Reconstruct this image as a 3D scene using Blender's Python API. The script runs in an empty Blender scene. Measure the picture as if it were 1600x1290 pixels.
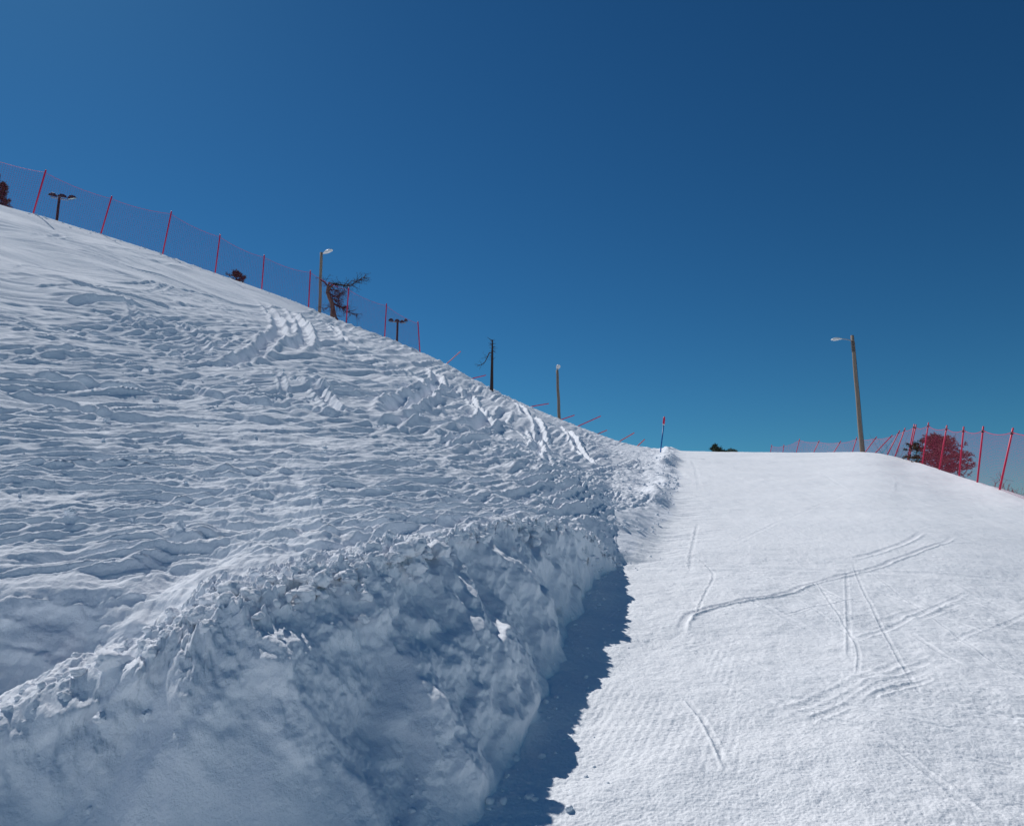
import bpy, math, random
import numpy as np
from mathutils import Vector, Matrix

random.seed(7)
rng = np.random.default_rng(7)
F = 1200.0                      # focal length in photo pixels
PITCH = math.radians(12.3)
CP, SP = math.cos(PITCH), math.sin(PITCH)
EYE = 2.0                       # lens height over the piste
COL = bpy.context.scene.collection

# ------------------------------------------------------------------ noise
_perm = rng.permutation(256)
_perm = np.concatenate([_perm, _perm, _perm])
_ga = rng.random(256) * 2 * np.pi
_gx, _gy = np.cos(_ga).astype(np.float32), np.sin(_ga).astype(np.float32)

def perlin(x, y, s=0):
    x = np.asarray(x, dtype=np.float64) + s * 17.31
    y = np.asarray(y, dtype=np.float64) + s * 9.77
    xi = np.floor(x).astype(np.int64); yi = np.floor(y).astype(np.int64)
    xf = (x - xi).astype(np.float32); yf = (y - yi).astype(np.float32)
    u = xf * xf * xf * (xf * (xf * 6 - 15) + 10)
    v = yf * yf * yf * (yf * (yf * 6 - 15) + 10)
    def g(ix, iy, fx, fy):
        h = _perm[_perm[ix & 255] + (iy & 255)]
        return _gx[h] * fx + _gy[h] * fy
    a = g(xi, yi, xf, yf); b = g(xi + 1, yi, xf - 1, yf)
    c = g(xi, yi + 1, xf, yf - 1); d = g(xi + 1, yi + 1, xf - 1, yf - 1)
    return 1.5 * ((a + (b - a) * u) * (1 - v) + (c + (d - c) * u) * v)

def fbm(x, y, octv=4, s=0, gain=0.5, lac=2.03):
    t = 0; a = 1.0
    for k in range(octv):
        t = t + a * perlin(x * lac ** k, y * lac ** k, s + k * 3)
        a *= gain
    return t

_r1, _r2, _r3 = rng.random(256).astype(np.float32), rng.random(256).astype(np.float32), rng.random(256).astype(np.float32)
def clods(x, y, s=0, fill=0.6):
    """rounded lumps: one per cell, random place, size and height"""
    x = x + s * 13.7; y = y + s * 5.3
    xi = np.floor(x).astype(np.int64); yi = np.floor(y).astype(np.int64)
    out = np.zeros(np.shape(x), np.float32)
    for di in (-1, 0, 1):
        for dj in (-1, 0, 1):
            cx = xi + di; cy = yi + dj
            h = _perm[_perm[cx & 255] + (cy & 255)]
            R = 0.22 + 0.42 * _r3[h]
            dd = ((x - (cx + _r1[h])) ** 2 + (y - (cy + _r2[h])) ** 2) / (R * R)
            b = np.sqrt(np.clip(1 - dd, 0, 1)) * R * (((h * 7) & 255) < fill * 255)
            out = np.maximum(out, b)
    return out

def facets(x, y, s=0, k=9.0):
    """tilted plates that melt into each other where they meet"""
    x = x + s * 7.7; y = y + s * 3.3
    xi = np.floor(x).astype(np.int64); yi = np.floor(y).astype(np.int64)
    W = np.zeros(np.shape(x)); val = np.zeros(np.shape(x))
    for di in (-1, 0, 1):
        for dj in (-1, 0, 1):
            cx = xi + di; cy = yi + dj
            h = _perm[_perm[cx & 255] + (cy & 255)]
            ax = x - (cx + _r1[h]); ay = y - (cy + _r2[h])
            w = np.exp(-k * (ax * ax + ay * ay)) + 1e-9
            W += w
            val += w * ((_r3[h] - .5) * .8 + ax * (_r1[(h * 5) & 255] - .5) * 2 + ay * (_r2[(h * 3) & 255] - .5) * 2)
    return val / W

def sstep(x, a, b):
    t = np.clip((x - a) / (b - a), 0, 1)
    return t * t * (3 - 2 * t)

# ------------------------------------------------------------------ photo <-> world
def elev(py):                    # photo row -> height / depth
    return math.tan(PITCH + math.atan((600 - py) / F))
def at(px, py, d):               # point seen at (px,py), d metres ahead
    t = elev(py)
    return Vector(((px - 800) / F * (CP + t * SP) * d, d, t * d))
def side(px, py):
    return (px - 800) / F * (CP + elev(py) * SP)

# ------------------------------------------------------------------ terrain
# skyline of the slope: photo column, row, depth
CREST = [(-400,215,24),(-150,272,28),(0,320,32),(52,334,34),(158,366,36.5),(254,397,38.5),(336,426,40),(409,452,42),(482,480,43.5),(541,504,45.5),
         (601,526,47.5),(656,549,49.5),(700,571,50),(768,607,50),(820,632,49.5),(873,654,49),(945,682,48),(985,695,47),(1010,700,46.5),(1040,702,46),(1062,704.5,46),
         (1150,706,48),(1270,707,48),(1347,705.5,48),(1380,708.5,47),(1399,713.5,46),(1418,718.5,42.5),(1441,724,38),(1467,733.5,34.5),(1498,744.5,31),
         (1527,754,27.8),(1562,764.5,25),(1600,776,24),(1800,826,21),(2100,880,18)]
cA = np.array([side(p, q) for p, q, d in CREST]); cd = np.array([d for p, q, d in CREST], float)
cz = np.array([elev(q) * d for p, q, d in CREST])
def colz(tab):
    A = np.array([side(p, q) for p, q, d in tab]); d = np.array([d for p, q, d in tab], float)
    z = np.array([elev(q) * d for p, q, d in tab]); return A, d, z
G0 = 0.169
# foot of the cut bank (on the piste plane)
FOOT = [(-500,1400),(0,1345),(300,1340),(500,1350),(640,1340),(742,1285),(806,1190),(852,1085),(884,1000),(908,942),(932,905),(957,882)]
fA = []; fd = []
for p, q in FOOT:
    t = elev(q); fA.append(side(p, q)); fd.append(EYE / (G0 - t))
fA = np.array(fA); fd = np.array(fd)
# near ridge heaped on the bank
RIDGE = [(-500,1230,4.0),(-150,1160,4.2),(0,1105,4.15),(90,1060,4.25),(200,1016,4.38),(300,970,4.5),(400,933,4.62),(500,900,4.78),(580,880,5.0),(640,868,5.3),(700,856,5.9),(735,848,6.6),(778,838,7.2),(832,836,7.9),(890,840,8.9),(925,848,9.7),(960,862,10.5)]
# floor of the trench behind it
TRENCH = [(-500,1240,4.9),(0,1110,5.3),(90,1062,5.45),(200,1010,5.55),(280,975,5.55),(340,928,5.5),(420,906,5.4),(500,884,5.35),(600,862,5.5),(700,845,6.05),(762,832,6.95),(800,822,7.45),(850,824,8.1),(900,833,9.1),(930,845,9.9),(960,861,10.75)]
# edge of the untouched slope above the trench
EDGE = [(-500,925,5.7),(0,919,5.95),(205,923,6.1),(250,926,6.1),(330,912,6.05),(420,893,6.0),(500,872,5.95),(600,848,6.2),(700,830,6.8),(762,822,7.5),(800,814,8.0),(850,818,8.7),(900,829,9.6),(930,842,10.3),(960,857,11.1),(1000,845,11.6),(1060,832,13)]
rA, rd, rz = colz(RIDGE); tA, td, tz = colz(TRENCH); eA, ed, ez = colz(EDGE)
A_END = side(985, 868)

def gslope(A):
    return np.interp(A, TA, g_s)
def smin(a, b, k):
    h = np.clip(.5 + .5 * (b - a) / k, 0, 1)
    return b + (a - b) * h - k * h * (1 - h)

TA = np.linspace(cA[0], cA[-1], 1600)
def blur(v, n=17):
    for _ in range(3):
        v = np.convolve(np.pad(v, n, mode='edge'), np.ones(2*n+1)/(2*n+1), 'valid')
    return v
t_goal = blur(np.interp(TA, cA, cz / cd), 6)
cd_s = blur(np.interp(TA, cA, cd), 26)
cz_cal = t_goal * cd_s
g_s = blur(np.where(TA < side(1150, 706), G0, (cz_cal + EYE) / cd_s), 70)
def slump(A):
    """where the top of the bank has slumped into a rubble slope"""
    return np.maximum(sstep(A, side(90, 1050), side(320, 980)) * (1 - sstep(A, side(420, 930), side(620, 870))), .35 * sstep(A, side(620, 870), side(680, 860)))
def base(A, d):
    """height and the position on the bank profile"""
    g = gslope(A)
    G = -EYE + g * d
    df = np.interp(A, fA, fd)
    dr = np.interp(A, rA, rd); zr = np.interp(A, rA, rz)
    dt = np.interp(A, tA, td + np.interp(tA, [side(0,1100), side(420,900)], [.28, 0])); zt = np.interp(A, tA, tz)
    dT = np.interp(A, eA, ed); zT = np.interp(A, eA, ez)
    # right of the bank everything runs out into the piste
    e = sstep(A, side(925, 845), A_END)
    zr = zr + (-EYE + g * dr - zr) * e; zt = zt + (-EYE + g * dt - zt) * e; e2 = sstep(A, side(945, 845), side(1055, 830)); zT = zT + (-EYE + g * dT - zT) * e2
    df = np.minimum(df, dr - .25)
    dc = np.interp(A, TA, cd_s); zc = np.interp(A, TA, cz_cal)
    zf = -EYE + g * df
    u2 = np.clip((d - df) / (dr - df), 0, 1)
    lit = slump(A)
    h2 = .55 * u2 * u2 * (3 - 2 * u2) + .45 * u2 ** 1.25
    s2 = zf + (zr - zf) * (h2 + (1 - (1 - u2) ** 2.7 - h2) * lit)
    u3 = np.clip((d - dr) / (dt - dr), 0, 1)
    s3 = zr + (zt - zr) * (u3 * u3 * (3 - 2 * u3))
    u4 = np.clip((d - dt) / (dT - dt), 0, 1)
    s4 = zt + (zT - zt) * (1 - (1 - u4) ** 1.15)
    u5 = (d - dT) / (dc - dT)
    line = zT + (zc - zT) * u5
    # behind the skyline: a gentle top, then the fell drops away
    drop = sstep(A, side(1360, 706), side(1440, 720))
    after = zc + (0.055 * (1 - drop) - 0.16 * drop) * (d - dc)
    far = zc + 2.2 - 0.16 * np.maximum(d - dc - 30, 0) - drop * 1
    s5 = smin(smin(line, after, 0.35), -60 + (far + 60) * np.exp(-np.maximum(d - dc - 30, 0) / 500), .8)
    z = np.where(d < df, G, np.where(d < dr, s2, np.where(d < dt, s3, np.where(d < dT, s4, s5))))
    return z, df, dr, dt, dT, dc, G

# calibrate the skyline so that the rounded top still reaches the photographed row
dd_ = np.linspace(12, 60, 700)[None, :]
for _ in range(12):
    zz = base(TA[:, None] + 0 * dd_, dd_ + 0 * TA[:, None])[0]
    cz_cal = cz_cal + blur((t_goal - (zz / dd_).max(1)) * cd_s, 2)

phi = np.radians(np.concatenate([-np.geomspace(180, 38, 36), np.linspace(-37, 37, 1400), np.geomspace(38, 180, 36)]))
r = np.concatenate([np.geomspace(.3, 2.95, 40), np.geomspace(3, 10.0, 900), np.geomspace(10.03, 66, 900), np.geomspace(68, 6000, 70)])
NC, NR = len(phi), len(r)
PH = np.repeat(phi[:, None], NR, 1); RR = np.repeat(r[None, :], NC, 0)
X0 = RR * np.sin(PH); Y0 = RR * np.cos(PH)

def terrain_base(x, y):
    ph = np.arctan2(x, y); rr = np.hypot(x, y)
    pc = np.clip(ph, -math.radians(52), math.radians(52))
    out = base(np.tan(pc), rr * np.cos(pc))
    back = sstep(np.abs(ph), math.radians(55), math.radians(115))
    z = out[0] + (-EYE - 0.10 * rr / (1 + rr / 300) - out[0]) * back
    return (z,) + out[1:] + (rr * np.cos(pc),)

# domain warp so that no edge runs as a clean curve
near = 1 - sstep(RR, 9, 16)
wx = near * (0.11 * fbm(X0 * 1.3, Y0 * 1.3, 2, 1) + 0.03 * fbm(X0 * 4.5, Y0 * 4.5, 2, 2))
wy = near * (0.13 * fbm(X0 * 1.2, Y0 * 1.2, 2, 4) + 0.035 * fbm(X0 * 4.1, Y0 * 4.1, 2, 5))
Z, DF, DR, DT, DE, DC, GZ, DD = terrain_base(X0 + wx, Y0 + wy)
del wx, wy
A_ = np.tan(np.clip(PH, -1.2, 1.2))
bank = sstep(side(1000, 870) - A_, 0, .06)                       # there is a bank in this direction
wall = sstep(DD, DF - .02, DF + .35) * (1 - sstep(DD, DR - .15, DR + .02)) * bank
SL = slump(A_)
ridge = sstep(DD, DR - .17 - .36 * SL, DR - .02 - .25 * SL) * (1 - sstep(DD, DT + .0, DT + .15 + .3 * sstep(A_, side(350,900), side(500,880)))) * bank
# how much of the slope (rather than of the groomed piste) a place is; the join follows the lip at column ~1060
LIPY = [0, 10.6, 11.6, 12.5, 14.8, 18.2, 21.4, 46, 60]; LIPX = [side(960,868), side(965,868), side(985,865), side(1010,850), side(1040,820), side(1058,790), side(1060,770), side(1058,706), side(1058,706)]
LIPA = np.interp(Y0, LIPY, LIPX)
lipd = (LIPA - A_) * Y0 + .25 * fbm(X0 * .5, Y0 * .5, 2, 11)      # metres left of the lip
face = sstep(lipd, -.3, .5) * np.where(DD > DF - .1, 1, 0) * (1 - sstep(RR, 75, 95))
face = np.where(bank > .5, np.where(DD > DR, 1.0, 0.0) * (1 - sstep(RR, 75, 95)), face * sstep(DD, 10.6, 11.6))
face *= np.abs(PH) < 1.0
piste = np.clip(1 - face - wall, 0, 1)

disp = np.zeros_like(Z)
# --- broad shapes
disp += face * sstep(RR, 8, 14) * (0.24 * fbm(X0 * .16, Y0 * .16, 3, 20)) * (1 - sstep(DD, DC - 6, DC - 1))
disp += piste * .05 * fbm(X0 * .25, Y0 * .25, 2, 21) * sstep(RR, 4, 9) * (1 - sstep(DD, DC - 6, DC - 2))

# --- ski furrows across the slope, and everything that is drawn as a path
dphi = phi[40:1400][1] - phi[40:1400][0]
def to_ij(x, y):
    return np.interp(np.arctan2(x, y), phi, np.arange(NC)), np.interp(np.hypot(x, y), r, np.arange(NR))
_tab = {}
def ground_hit(px, py):
    """photo position -> ground point on the base slope beyond the bank"""
    A = side(px, py); t = elev(py)
    def look(n):
        if n not in _tab:
            d = np.geomspace(3.2, 56, 1200)
            z = base(np.full(d.shape, n * .004), d)[0]
            _tab[n] = (d, np.maximum.accumulate(z / d) + np.arange(len(d)) * 1e-9)
        d, tt = _tab[n]
        return float(np.interp(t, tt, d))
    n = math.floor(A / .004); f = A / .004 - n
    dd = look(n) * (1 - f) + look(n + 1) * f
    return A * dd, dd

def smooth_line(pts, n=10):
    P = np.array(pts, float)
    if len(P) < 3:
        return [tuple(P[0] + (P[-1] - P[0]) * k / 14) for k in range(15)]
    out = []
    Q = np.vstack([2 * P[0] - P[1], P, 2 * P[-1] - P[-2]])
    for i in range(1, len(Q) - 2):
        for k in range(n):
            t = k / n
            out.append(tuple(.5 * (2 * Q[i] + (Q[i+1] - Q[i-1]) * t + (2*Q[i-1] - 5*Q[i] + 4*Q[i+1] - Q[i+2]) * t*t + (-Q[i-1] + 3*Q[i] - 3*Q[i+1] + Q[i+2]) * t**3)))
    out.append(tuple(P[-1])); return out

def stamp(world, w, depth, berm=.5, rough=.3, asym=1.0, crumb=0.0):
    """press a groove (with thrown-up rims) along a world polyline"""
    W = np.array(world)
    rm = float(np.hypot(W[:, 0], W[:, 1]).mean()); w = max(w, (.0042 if depth > .012 else .0026) * rm if rm > 10 else .0018 * rm)
    I, J = to_ij(W[:, 0], W[:, 1])
    ext = w * 3.2
    i0 = int(max(0, I.min() - 3 - ext / (dphi * max(3, np.hypot(W[:, 0], W[:, 1]).min())))); i1 = int(min(NC, I.max() + 4 + ext / (dphi * max(3, np.hypot(W[:, 0], W[:, 1]).min()))))
    rmin = np.hypot(W[:, 0], W[:, 1]).min() - ext; rmax = np.hypot(W[:, 0], W[:, 1]).max() + ext
    j0 = max(0, int(np.interp(rmin, r, np.arange(NR))) - 1); j1 = min(NR, int(np.interp(rmax, r, np.arange(NR))) + 2)
    if i1 - i0 < 2 or j1 - j0 < 2: return
    dist = np.full((i1 - i0, j1 - j0), 99.0, np.float32); sgn = np.ones_like(dist); par = np.zeros_like(dist)
    n = len(W) - 1
    for k in range(n):
        a = W[k]; b = W[k + 1]
        rr_ = (math.hypot(*a), math.hypot(*b))
        ia = (np.array([I[k], I[k+1]]))
        pad = ext / (dphi * max(2.5, min(rr_) - ext))
        ii0 = max(i0, int(ia.min() - pad)); ii1 = min(i1, int(ia.max() + pad) + 2)
        jj0 = max(j0, int(np.interp(min(rr_) - ext, r, np.arange(NR)))); jj1 = min(j1, int(np.interp(max(rr_) + ext, r, np.arange(NR))) + 2)
        if ii1 <= ii0 or jj1 <= jj0: continue
        x = X0[ii0:ii1, jj0:jj1]; y = Y0[ii0:ii1, jj0:jj1]
        ex, ey = b - a; L2 = ex * ex + ey * ey + 1e-9
        t = np.clip(((x - a[0]) * ex + (y - a[1]) * ey) / L2, 0, 1)
        dx = x - a[0] - t * ex; dy = y - a[1] - t * ey
        q = np.sqrt(dx * dx + dy * dy)
        sl = (slice(ii0 - i0, ii1 - i0), slice(jj0 - j0, jj1 - j0))
        m = q < dist[sl]
        dist[sl] = np.where(m, q, dist[sl]); sgn[sl] = np.where(m, np.sign(ex * dy - ey * dx), sgn[sl])
        par[sl] = np.where(m, (k + t) / n, par[sl])
    xx = X0[i0:i1, j0:j1]; yy = Y0[i0:i1, j0:j1]
    m = dist < ext
    wv = w * (1 + rough * fbm(xx / w * .35, yy / w * .35, 2, 50))
    q = dist / wv
    fade = np.clip(np.minimum(par, 1 - par) * 7, 0, 1) * (.8 + .35 * perlin(xx * .3, yy * .3, 51))
    groove = -np.exp(-(q * 1.25) ** 4)
    rim = np.exp(-((q - 1.35) / .42) ** 2) * berm * np.where(sgn > 0, asym, 2 - asym) * (1 + 1.1 * rough * fbm(xx / w * .45, yy / w * .45, 2, 52))
    if crumb:
        fr = 1 / max(.045, .0085 * rm)
        rim = rim * (1 - crumb * .5) + np.exp(-((q - 1.5) / .8) ** 2) * crumb * 1.6 * berm * (clods(xx * fr, yy * fr, 40, .6) + .5 * clods(xx * fr * 2.1, yy * fr * 2.1, 41, .6) * (rm < 15))
    disp[i0:i1, j0:j1] += np.where(m, depth * fade * (groove + rim), 0)

def path(pts, w, depth, **k):
    stamp([ground_hit(*p) for p in smooth_line(pts)], w, depth, **k)

# the long traverse furrows
def traverse(px0, px1, py, slope, curve, w, depth, **k):
    n = 26; pts = []
    wob = random.uniform(0, 9)
    for i in range(n):
        u = i / (n - 1); px = px0 + (px1 - px0) * u
        q = py + slope * (px - px0) + curve * math.sin(u * math.pi) + 2.2 * math.sin(wob + u * 7)
        lim = np.interp(px, [0, 200, 420, 640, 800, 960, 1060], [912, 916, 885, 832, 806, 826, 780])
        if q < lim - 2: pts.append(ground_hit(px, q))
    if len(pts) > 3: stamp(pts, w, depth, **k)

rt = random.Random(5)
for k in range(300):                                             # parallel furrows on the lower half
    v = rt.random() ** .85
    py = 908 - 430 * v ** 1.25
    x0 = rt.uniform(-260, 620); L = rt.uniform(300, 1100)
    sl = rt.uniform(-.10, .03) * (1.3 - v) + .05 * v + (-.08 if py > 850 else 0)
    sc = .55 + .9 * v
    traverse(x0, min(x0 + L, 1040), py, sl, rt.uniform(-9, 9), rt.uniform(.025, .07) * sc, rt.uniform(.010, .030) * (.6 + .8 * v), berm=rt.uniform(.4, .9), rough=rt.uniform(.02, .12), crumb=rt.choice([0, 0, .45]), asym=rt.uniform(.3, 1.5))
for k in range(70):                                              # fading out towards the shoulder
    py = rt.uniform(640, 830); x0 = rt.uniform(550, 900)
    traverse(x0, min(x0 + rt.uniform(100, 330), 1045), py, rt.uniform(-.12, .16), rt.uniform(-8, 8), rt.uniform(.04, .11), rt.uniform(.010, .03), crumb=.8, rough=.1, asym=rt.uniform(.3, 1.6))
for k in range(55):                                              # upper slope: shallow lines falling to the right
    px = rt.uniform(-60, 600); top = np.interp(px, [0, 254, 541, 656], [335, 405, 512, 560])
    py = top + rt.uniform(12, 190); sl = rt.uniform(.04, .30)
    L = rt.uniform(90, 330); ok = py + sl * L
    traverse(px, px + L, py, sl, rt.uniform(-14, 14), rt.uniform(.08, .2), rt.uniform(.012, .045), rough=.2, asym=rt.uniform(.3, 1.6))
# singled-out tracks of the photograph
for pts, w, dp, kw in [
    ([(408,468),(428,486),(437,508),(436,528),(415,548),(385,566),(330,578)], .28, .16, dict(berm=.9, rough=.5)),
    ([(448,478),(470,503),(479,528),(470,545),(452,558)], .30, .18, dict(berm=1.0, rough=.6)),
    ([(500,497),(520,512),(535,530),(560,545)], .22, .10, dict(berm=.9, rough=.6)),
    ([(262,598),(330,622),(440,640),(505,652),(528,657)], .16, .10, dict(berm=.5, asym=1.7)),
    ([(482,606),(505,630),(529,652)], .17, .14, dict(berm=.6)),
    ([(262,598),(340,594),(440,600),(470,606)], .10, .05, dict(berm=.6)),
    ([(428,588),(440,605),(444,632)], .07, .06, dict(berm=.6)),
    ([(300,612),(380,606),(440,604)], .07, .05, dict()),
    ([(668,572),(684,590),(680,606),(660,620),(628,636),(606,656)], .28, .15, dict(berm=1.1, rough=.8)),
    ([(700,596),(676,610),(650,630),(630,655)], .16, .10, dict(berm=1.1, rough=.8)),
    ([(728,606),(742,634),(760,655),(752,668)], .26, .14, dict(berm=1.0, rough=.8)),
    ([(800,640),(770,655),(735,665),(700,678)], .26, .12, dict(berm=1.0, rough=.8)),
    ([(806,628),(820,646),(840,664),(850,690)], .22, .12, dict(berm=1.0, rough=.8)),
    ([(832,668),(842,690),(838,712)], .2, .12, dict(berm=1.0, rough=.8)),
    ([(840,660),(880,672),(905,700),(925,720)], .2, .12, dict(berm=1.1, rough=.9)),
    ([(100,392),(200,420),(300,446),(330,455)], .2, .09, dict()),
    ([(90,440),(160,462),(240,480),(270,492)], .2, .12, dict(asym=1.6)),
    ([(110,476),(160,478),(230,488)], .2, .14, dict(asym=1.7)),
    ([(0,612),(80,628),(170,650),(240,662)], .14, .10, dict(asym=1.6)),
    ([(40,590),(110,600),(180,612),(240,612)], .16, .11, dict(asym=1.6)),
    ([(330,650),(400,662),(480,668),(540,676)], .12, .09, dict(asym=1.6)),
    ([(0,880),(120,868),(260,852),(420,834),(540,822),(640,820)], .14, .06, dict(berm=.6, asym=.5, rough=.1)),
    ([(120,905),(210,898),(300,868),(360,878)], .2, .07, dict(berm=.3, rough=.2)),
    ([(520,850),(600,838),(680,832),(740,818)], .15, .07, dict(berm=.6, rough=.2)),
    ]:
    kw = dict(kw); kw['rough'] = .12 * kw.get('rough', .3); kw['crumb'] = .08
    path(pts, w * .72, dp * .9, **kw)
for k in range(14):                                              # sweeping turns on the middle slope
    px = rt.uniform(120, 800); top = np.interp(px, [0, 254, 541, 656, 873], [335, 405, 512, 560, 665])
    py = top + rt.uniform(25, 120); sg = rt.choice([-1, 1]); L = rt.uniform(50, 190)
    pts = [(px, py), (px + L * .45, py + L * .22), (px + L * .72, py + L * .48), (px + L * (.78 if sg > 0 else .5), py + L * .75)]
    if sg < 0: pts = [(px + L, py), (px + L * .7, py + L * .12), (px + L * .3, py + L * .22), (px - L * .2, py + L * .27)]
    if pts[-1][0] > 985 or pts[-1][1] > 800: continue
    path(pts, rt.uniform(.07, .14), rt.uniform(.02, .045), berm=rt.uniform(.6, 1), rough=.03, crumb=0, asym=rt.uniform(.4, 1.5))
# trampled trough with a soft inner wall in front of the furrows
# piste tracks
for pts, w, dp, kw in [
    ([(1063,992),(1068,972),(1085,958),(1130,946),(1220,930),(1290,902),(1360,886),(1420,868),(1470,850),(1492,838)], .035, .035, dict(berm=.7, asym=.2)),
    ([(1325,872),(1375,862),(1415,848),(1440,832)], .035, .035, dict(berm=.6, asym=.2)),
    ([(1155,762),(1200,752),(1260,744),(1330,732)], .06, .03, dict(berm=.5)),
    ([(1330,872),(1350,920),(1385,990),(1436,1080)], .05, .028, dict(berm=.9)),
    ([(1322,880),(1326,960),(1328,1030)], .06, .03, dict(berm=.8)),
    ([(1345,880),(1420,935),(1520,1010),(1640,1090)], .05, .028, dict(berm=.9)),
    ([(1400,862),(1500,905),(1640,965)], .06, .024, dict(berm=.9)),
    ([(1170,818),(1240,848),(1320,872)], .07, .022, dict(berm=.9)),
    ([(1210,808),(1290,817),(1400,826),(1560,850)], .07, .02, dict(berm=.9)),
    ([(1230,1108),(1350,1130),(1480,1165),(1640,1200)], .07, .03, dict(berm=.9)),
    ([(1070,1086),(1105,1130),(1140,1210)], .06, .035, dict(berm=1.1)),
    ([(1092,816),(1082,860),(1078,900)], .08, .035, dict(berm=.9, rough=.8)),
    ([(1085,868),(1115,900),(1100,935),(1088,962)], .05, .03, dict(berm=.9, rough=.8)),
    ([(1080,718),(1088,735),(1093,765)], .12, .04, dict(berm=1, rough=.8)),
    ([(1290,720),(1340,735),(1400,745),(1402,775)], .09, .02, dict(berm=.8)),
    ([(1270,900),(1300,945),(1340,1010),(1340,1060)], .045, .025, dict(berm=.9)),
    ]:
    path(pts, w * (.30 if kw.get('asym') == .2 else .38), dp * (.36 if kw.get('asym') == .2 else .12), **{'rough': .12, 'asym': .35, **kw})
rp = random.Random(12)
for k in range(50):                                              # faint crossing ski lines on the piste
    x0 = rp.uniform(1080, 1600); y0 = rp.uniform(722, 1150); a = rp.choice([rp.uniform(.1, .9), rp.uniform(-.5, -.1), rp.uniform(.15, .5)])
    L = rp.uniform(60, 330) * (1 if y0 > 800 else .5)
    pts = [(x0, y0), (x0 + L * .5, y0 + L * .5 * a + rp.uniform(-8, 8)), (x0 + L, y0 + L * a)]
    if min(p[1] for p in pts) < 735 - (0 if x0 + L < 1350 else -70): continue
    path(pts, rp.uniform(.02, .045), rp.uniform(.002, .005), berm=.9, rough=.2)

# --- the small lip where the chopped slope ends on the piste
lip = np.exp(-((lipd - .45) / .38) ** 2) * sstep(Y0, 14, 19) * (1 - sstep(RR, 60, 75)) * (PH > 0)
disp += lip * (.15 + .10 * fbm(X0 * 1.2, Y0 * .8, 3, 60))
edge_zone = np.exp(-((lipd - 1.2) / 1.6) ** 2) * sstep(Y0, 11, 13) * (1 - sstep(RR, 60, 75))
# --- soft shoulder with two wide wheel-like hollows on the right of the piste
sh = (np.interp(RR, [5, 12, 20, 30, 48], [.0, .0, 1, 1, 0]))
off = (A_ - np.interp(DD, [10, 14, 18, 24, 32, 44], [side(1800,900), side(1640,850), side(1560,812), side(1490,778), side(1425,745), side(1372,715)])) * DD
disp += (-.025 * np.exp(-(off / 1.0) ** 2) + .04 * np.exp(-((off - 1.7) / .9) ** 2) - .02 * np.exp(-((off - 2.7) / .4) ** 2)) * sh * (PH > .2)

# --- chopped texture of the slope
ca, sa = math.cos(.42), math.sin(.42)
lod = lambda R, size: 1 - sstep(R, size * 100, size * 200)
pxg = 800 + F * A_ / (CP + (Z / np.maximum(DD, .1)) * SP)
ZB = terrain_base(X0, Y0)[0]                                                   # contour height: traverses follow it
fq = face * (1 - ridge)
m = fq > .003
x, y, zb, R, d_, dc_, w, pg = X0[m], Y0[m], ZB[m], RR[m], DD[m], DC[m], fq[m], pxg[m]
U = x * ca + y * sa; V = -x * sa + y * ca
patch = sstep(fbm(x * .22, y * .22, 3, 70), -.25, .35)
rows_ = sstep(fbm(x * .10, zb * .55, 2, 270), -.35, .25)                       # bands with and without furrows
broken = sstep(pg, 430, 640) * sstep(R, 12, 18)
wz = zb + .016 * fbm(x * .3, y * .3, 2, 69)
def furrow(fu, fz, sd):
    """long parallel ruts: a crisp downhill edge and a soft back"""
    n = perlin(x * fu + zb * .3, wz * fz, sd) + .35 * perlin(x * fu * 1.3, wz * fz * 2.3, sd + 1)
    return 1 - 2 * np.abs(n)
nearw = sstep(R, 5.5, 7.5)
f0 = furrow(.06, 7.0, 71)
q = .018 * f0 * (1 - sstep(R, 16, 30)) * (.45 + .55 * rows_)
q += sstep(f0, .1, .8) * (.011 * clods(x * 9, y * 9, 61, .55) * lod(R, .12) + .009 * clods(x * 19, y * 19, 62, .55) * lod(R, .06)) * sstep(fbm(x * .5, zb * 2.5, 2, 63), -.25, .25)
q += 0 * furrow(.06, 7.0, 71) * (1 - sstep(R, 16, 30)) * (.45 + .55 * rows_)
q += .0065 * furrow(.13, 19.0, 75) * (1 - sstep(R, 8, 14)) * (.4 + .6 * rows_)
q += .028 * furrow(.05, 3.6, 79) * sstep(R, 7, 12) * (1 - sstep(R, 26, 44)) * (.3 + .7 * rows_) * (1 - .5 * broken)
q += .035 * perlin(x * .09, wz * 1.1, 83) * sstep(R, 9, 16)
q += .010 * furrow(.08, 13.0, 290) * (1 - sstep(R, 13, 24)) * (.5 + .5 * rows_)
q += .016 * fbm(x * .35, y * .35, 2, 84) * sstep(R, 12, 22)
q += .009 * fbm(U * .9, V * 3.0, 3, 171, .55) * patch * sstep(R, 10, 16) * (1 - sstep(R, 30, 45))
q += broken * patch * (.022 * fbm(x * 1.1, y * 1.1, 3, 73, .55) + .02 * clods(x * 2.2, y * 1.7, 1, .5) * sstep(fbm(x * .5, y * .5, 2, 74), -.1, .3))
q += (.018 * clods(x * 4.2, y * 4.2, 2, .5)) * sstep(fbm(U * .4, zb * 2.2, 3, 75), .15, .5) * lod(R, .25)
q += (.014 * clods(x * 10, y * 10, 3, .6)) * sstep(fbm(U * .5, zb * 4.5, 3, 76), .05, .45) * lod(R, .10)
q += .009 * clods(x * 21, y * 21, 30, .6) * sstep(fbm(U * .6, zb * 6, 2, 176), .0, .4) * lod(R, .055)
q += .005 * fbm(x * 14, y * 14, 2, 77, .6) * lod(R, .09)
q += .0028 * fbm(x * 45, y * 45, 2, 78, .6) * lod(R, .03)
patch2 = sstep(fbm(x * .16, y * .16, 3, 370), -.1, .25) * sstep(R, 14, 24)
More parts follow.
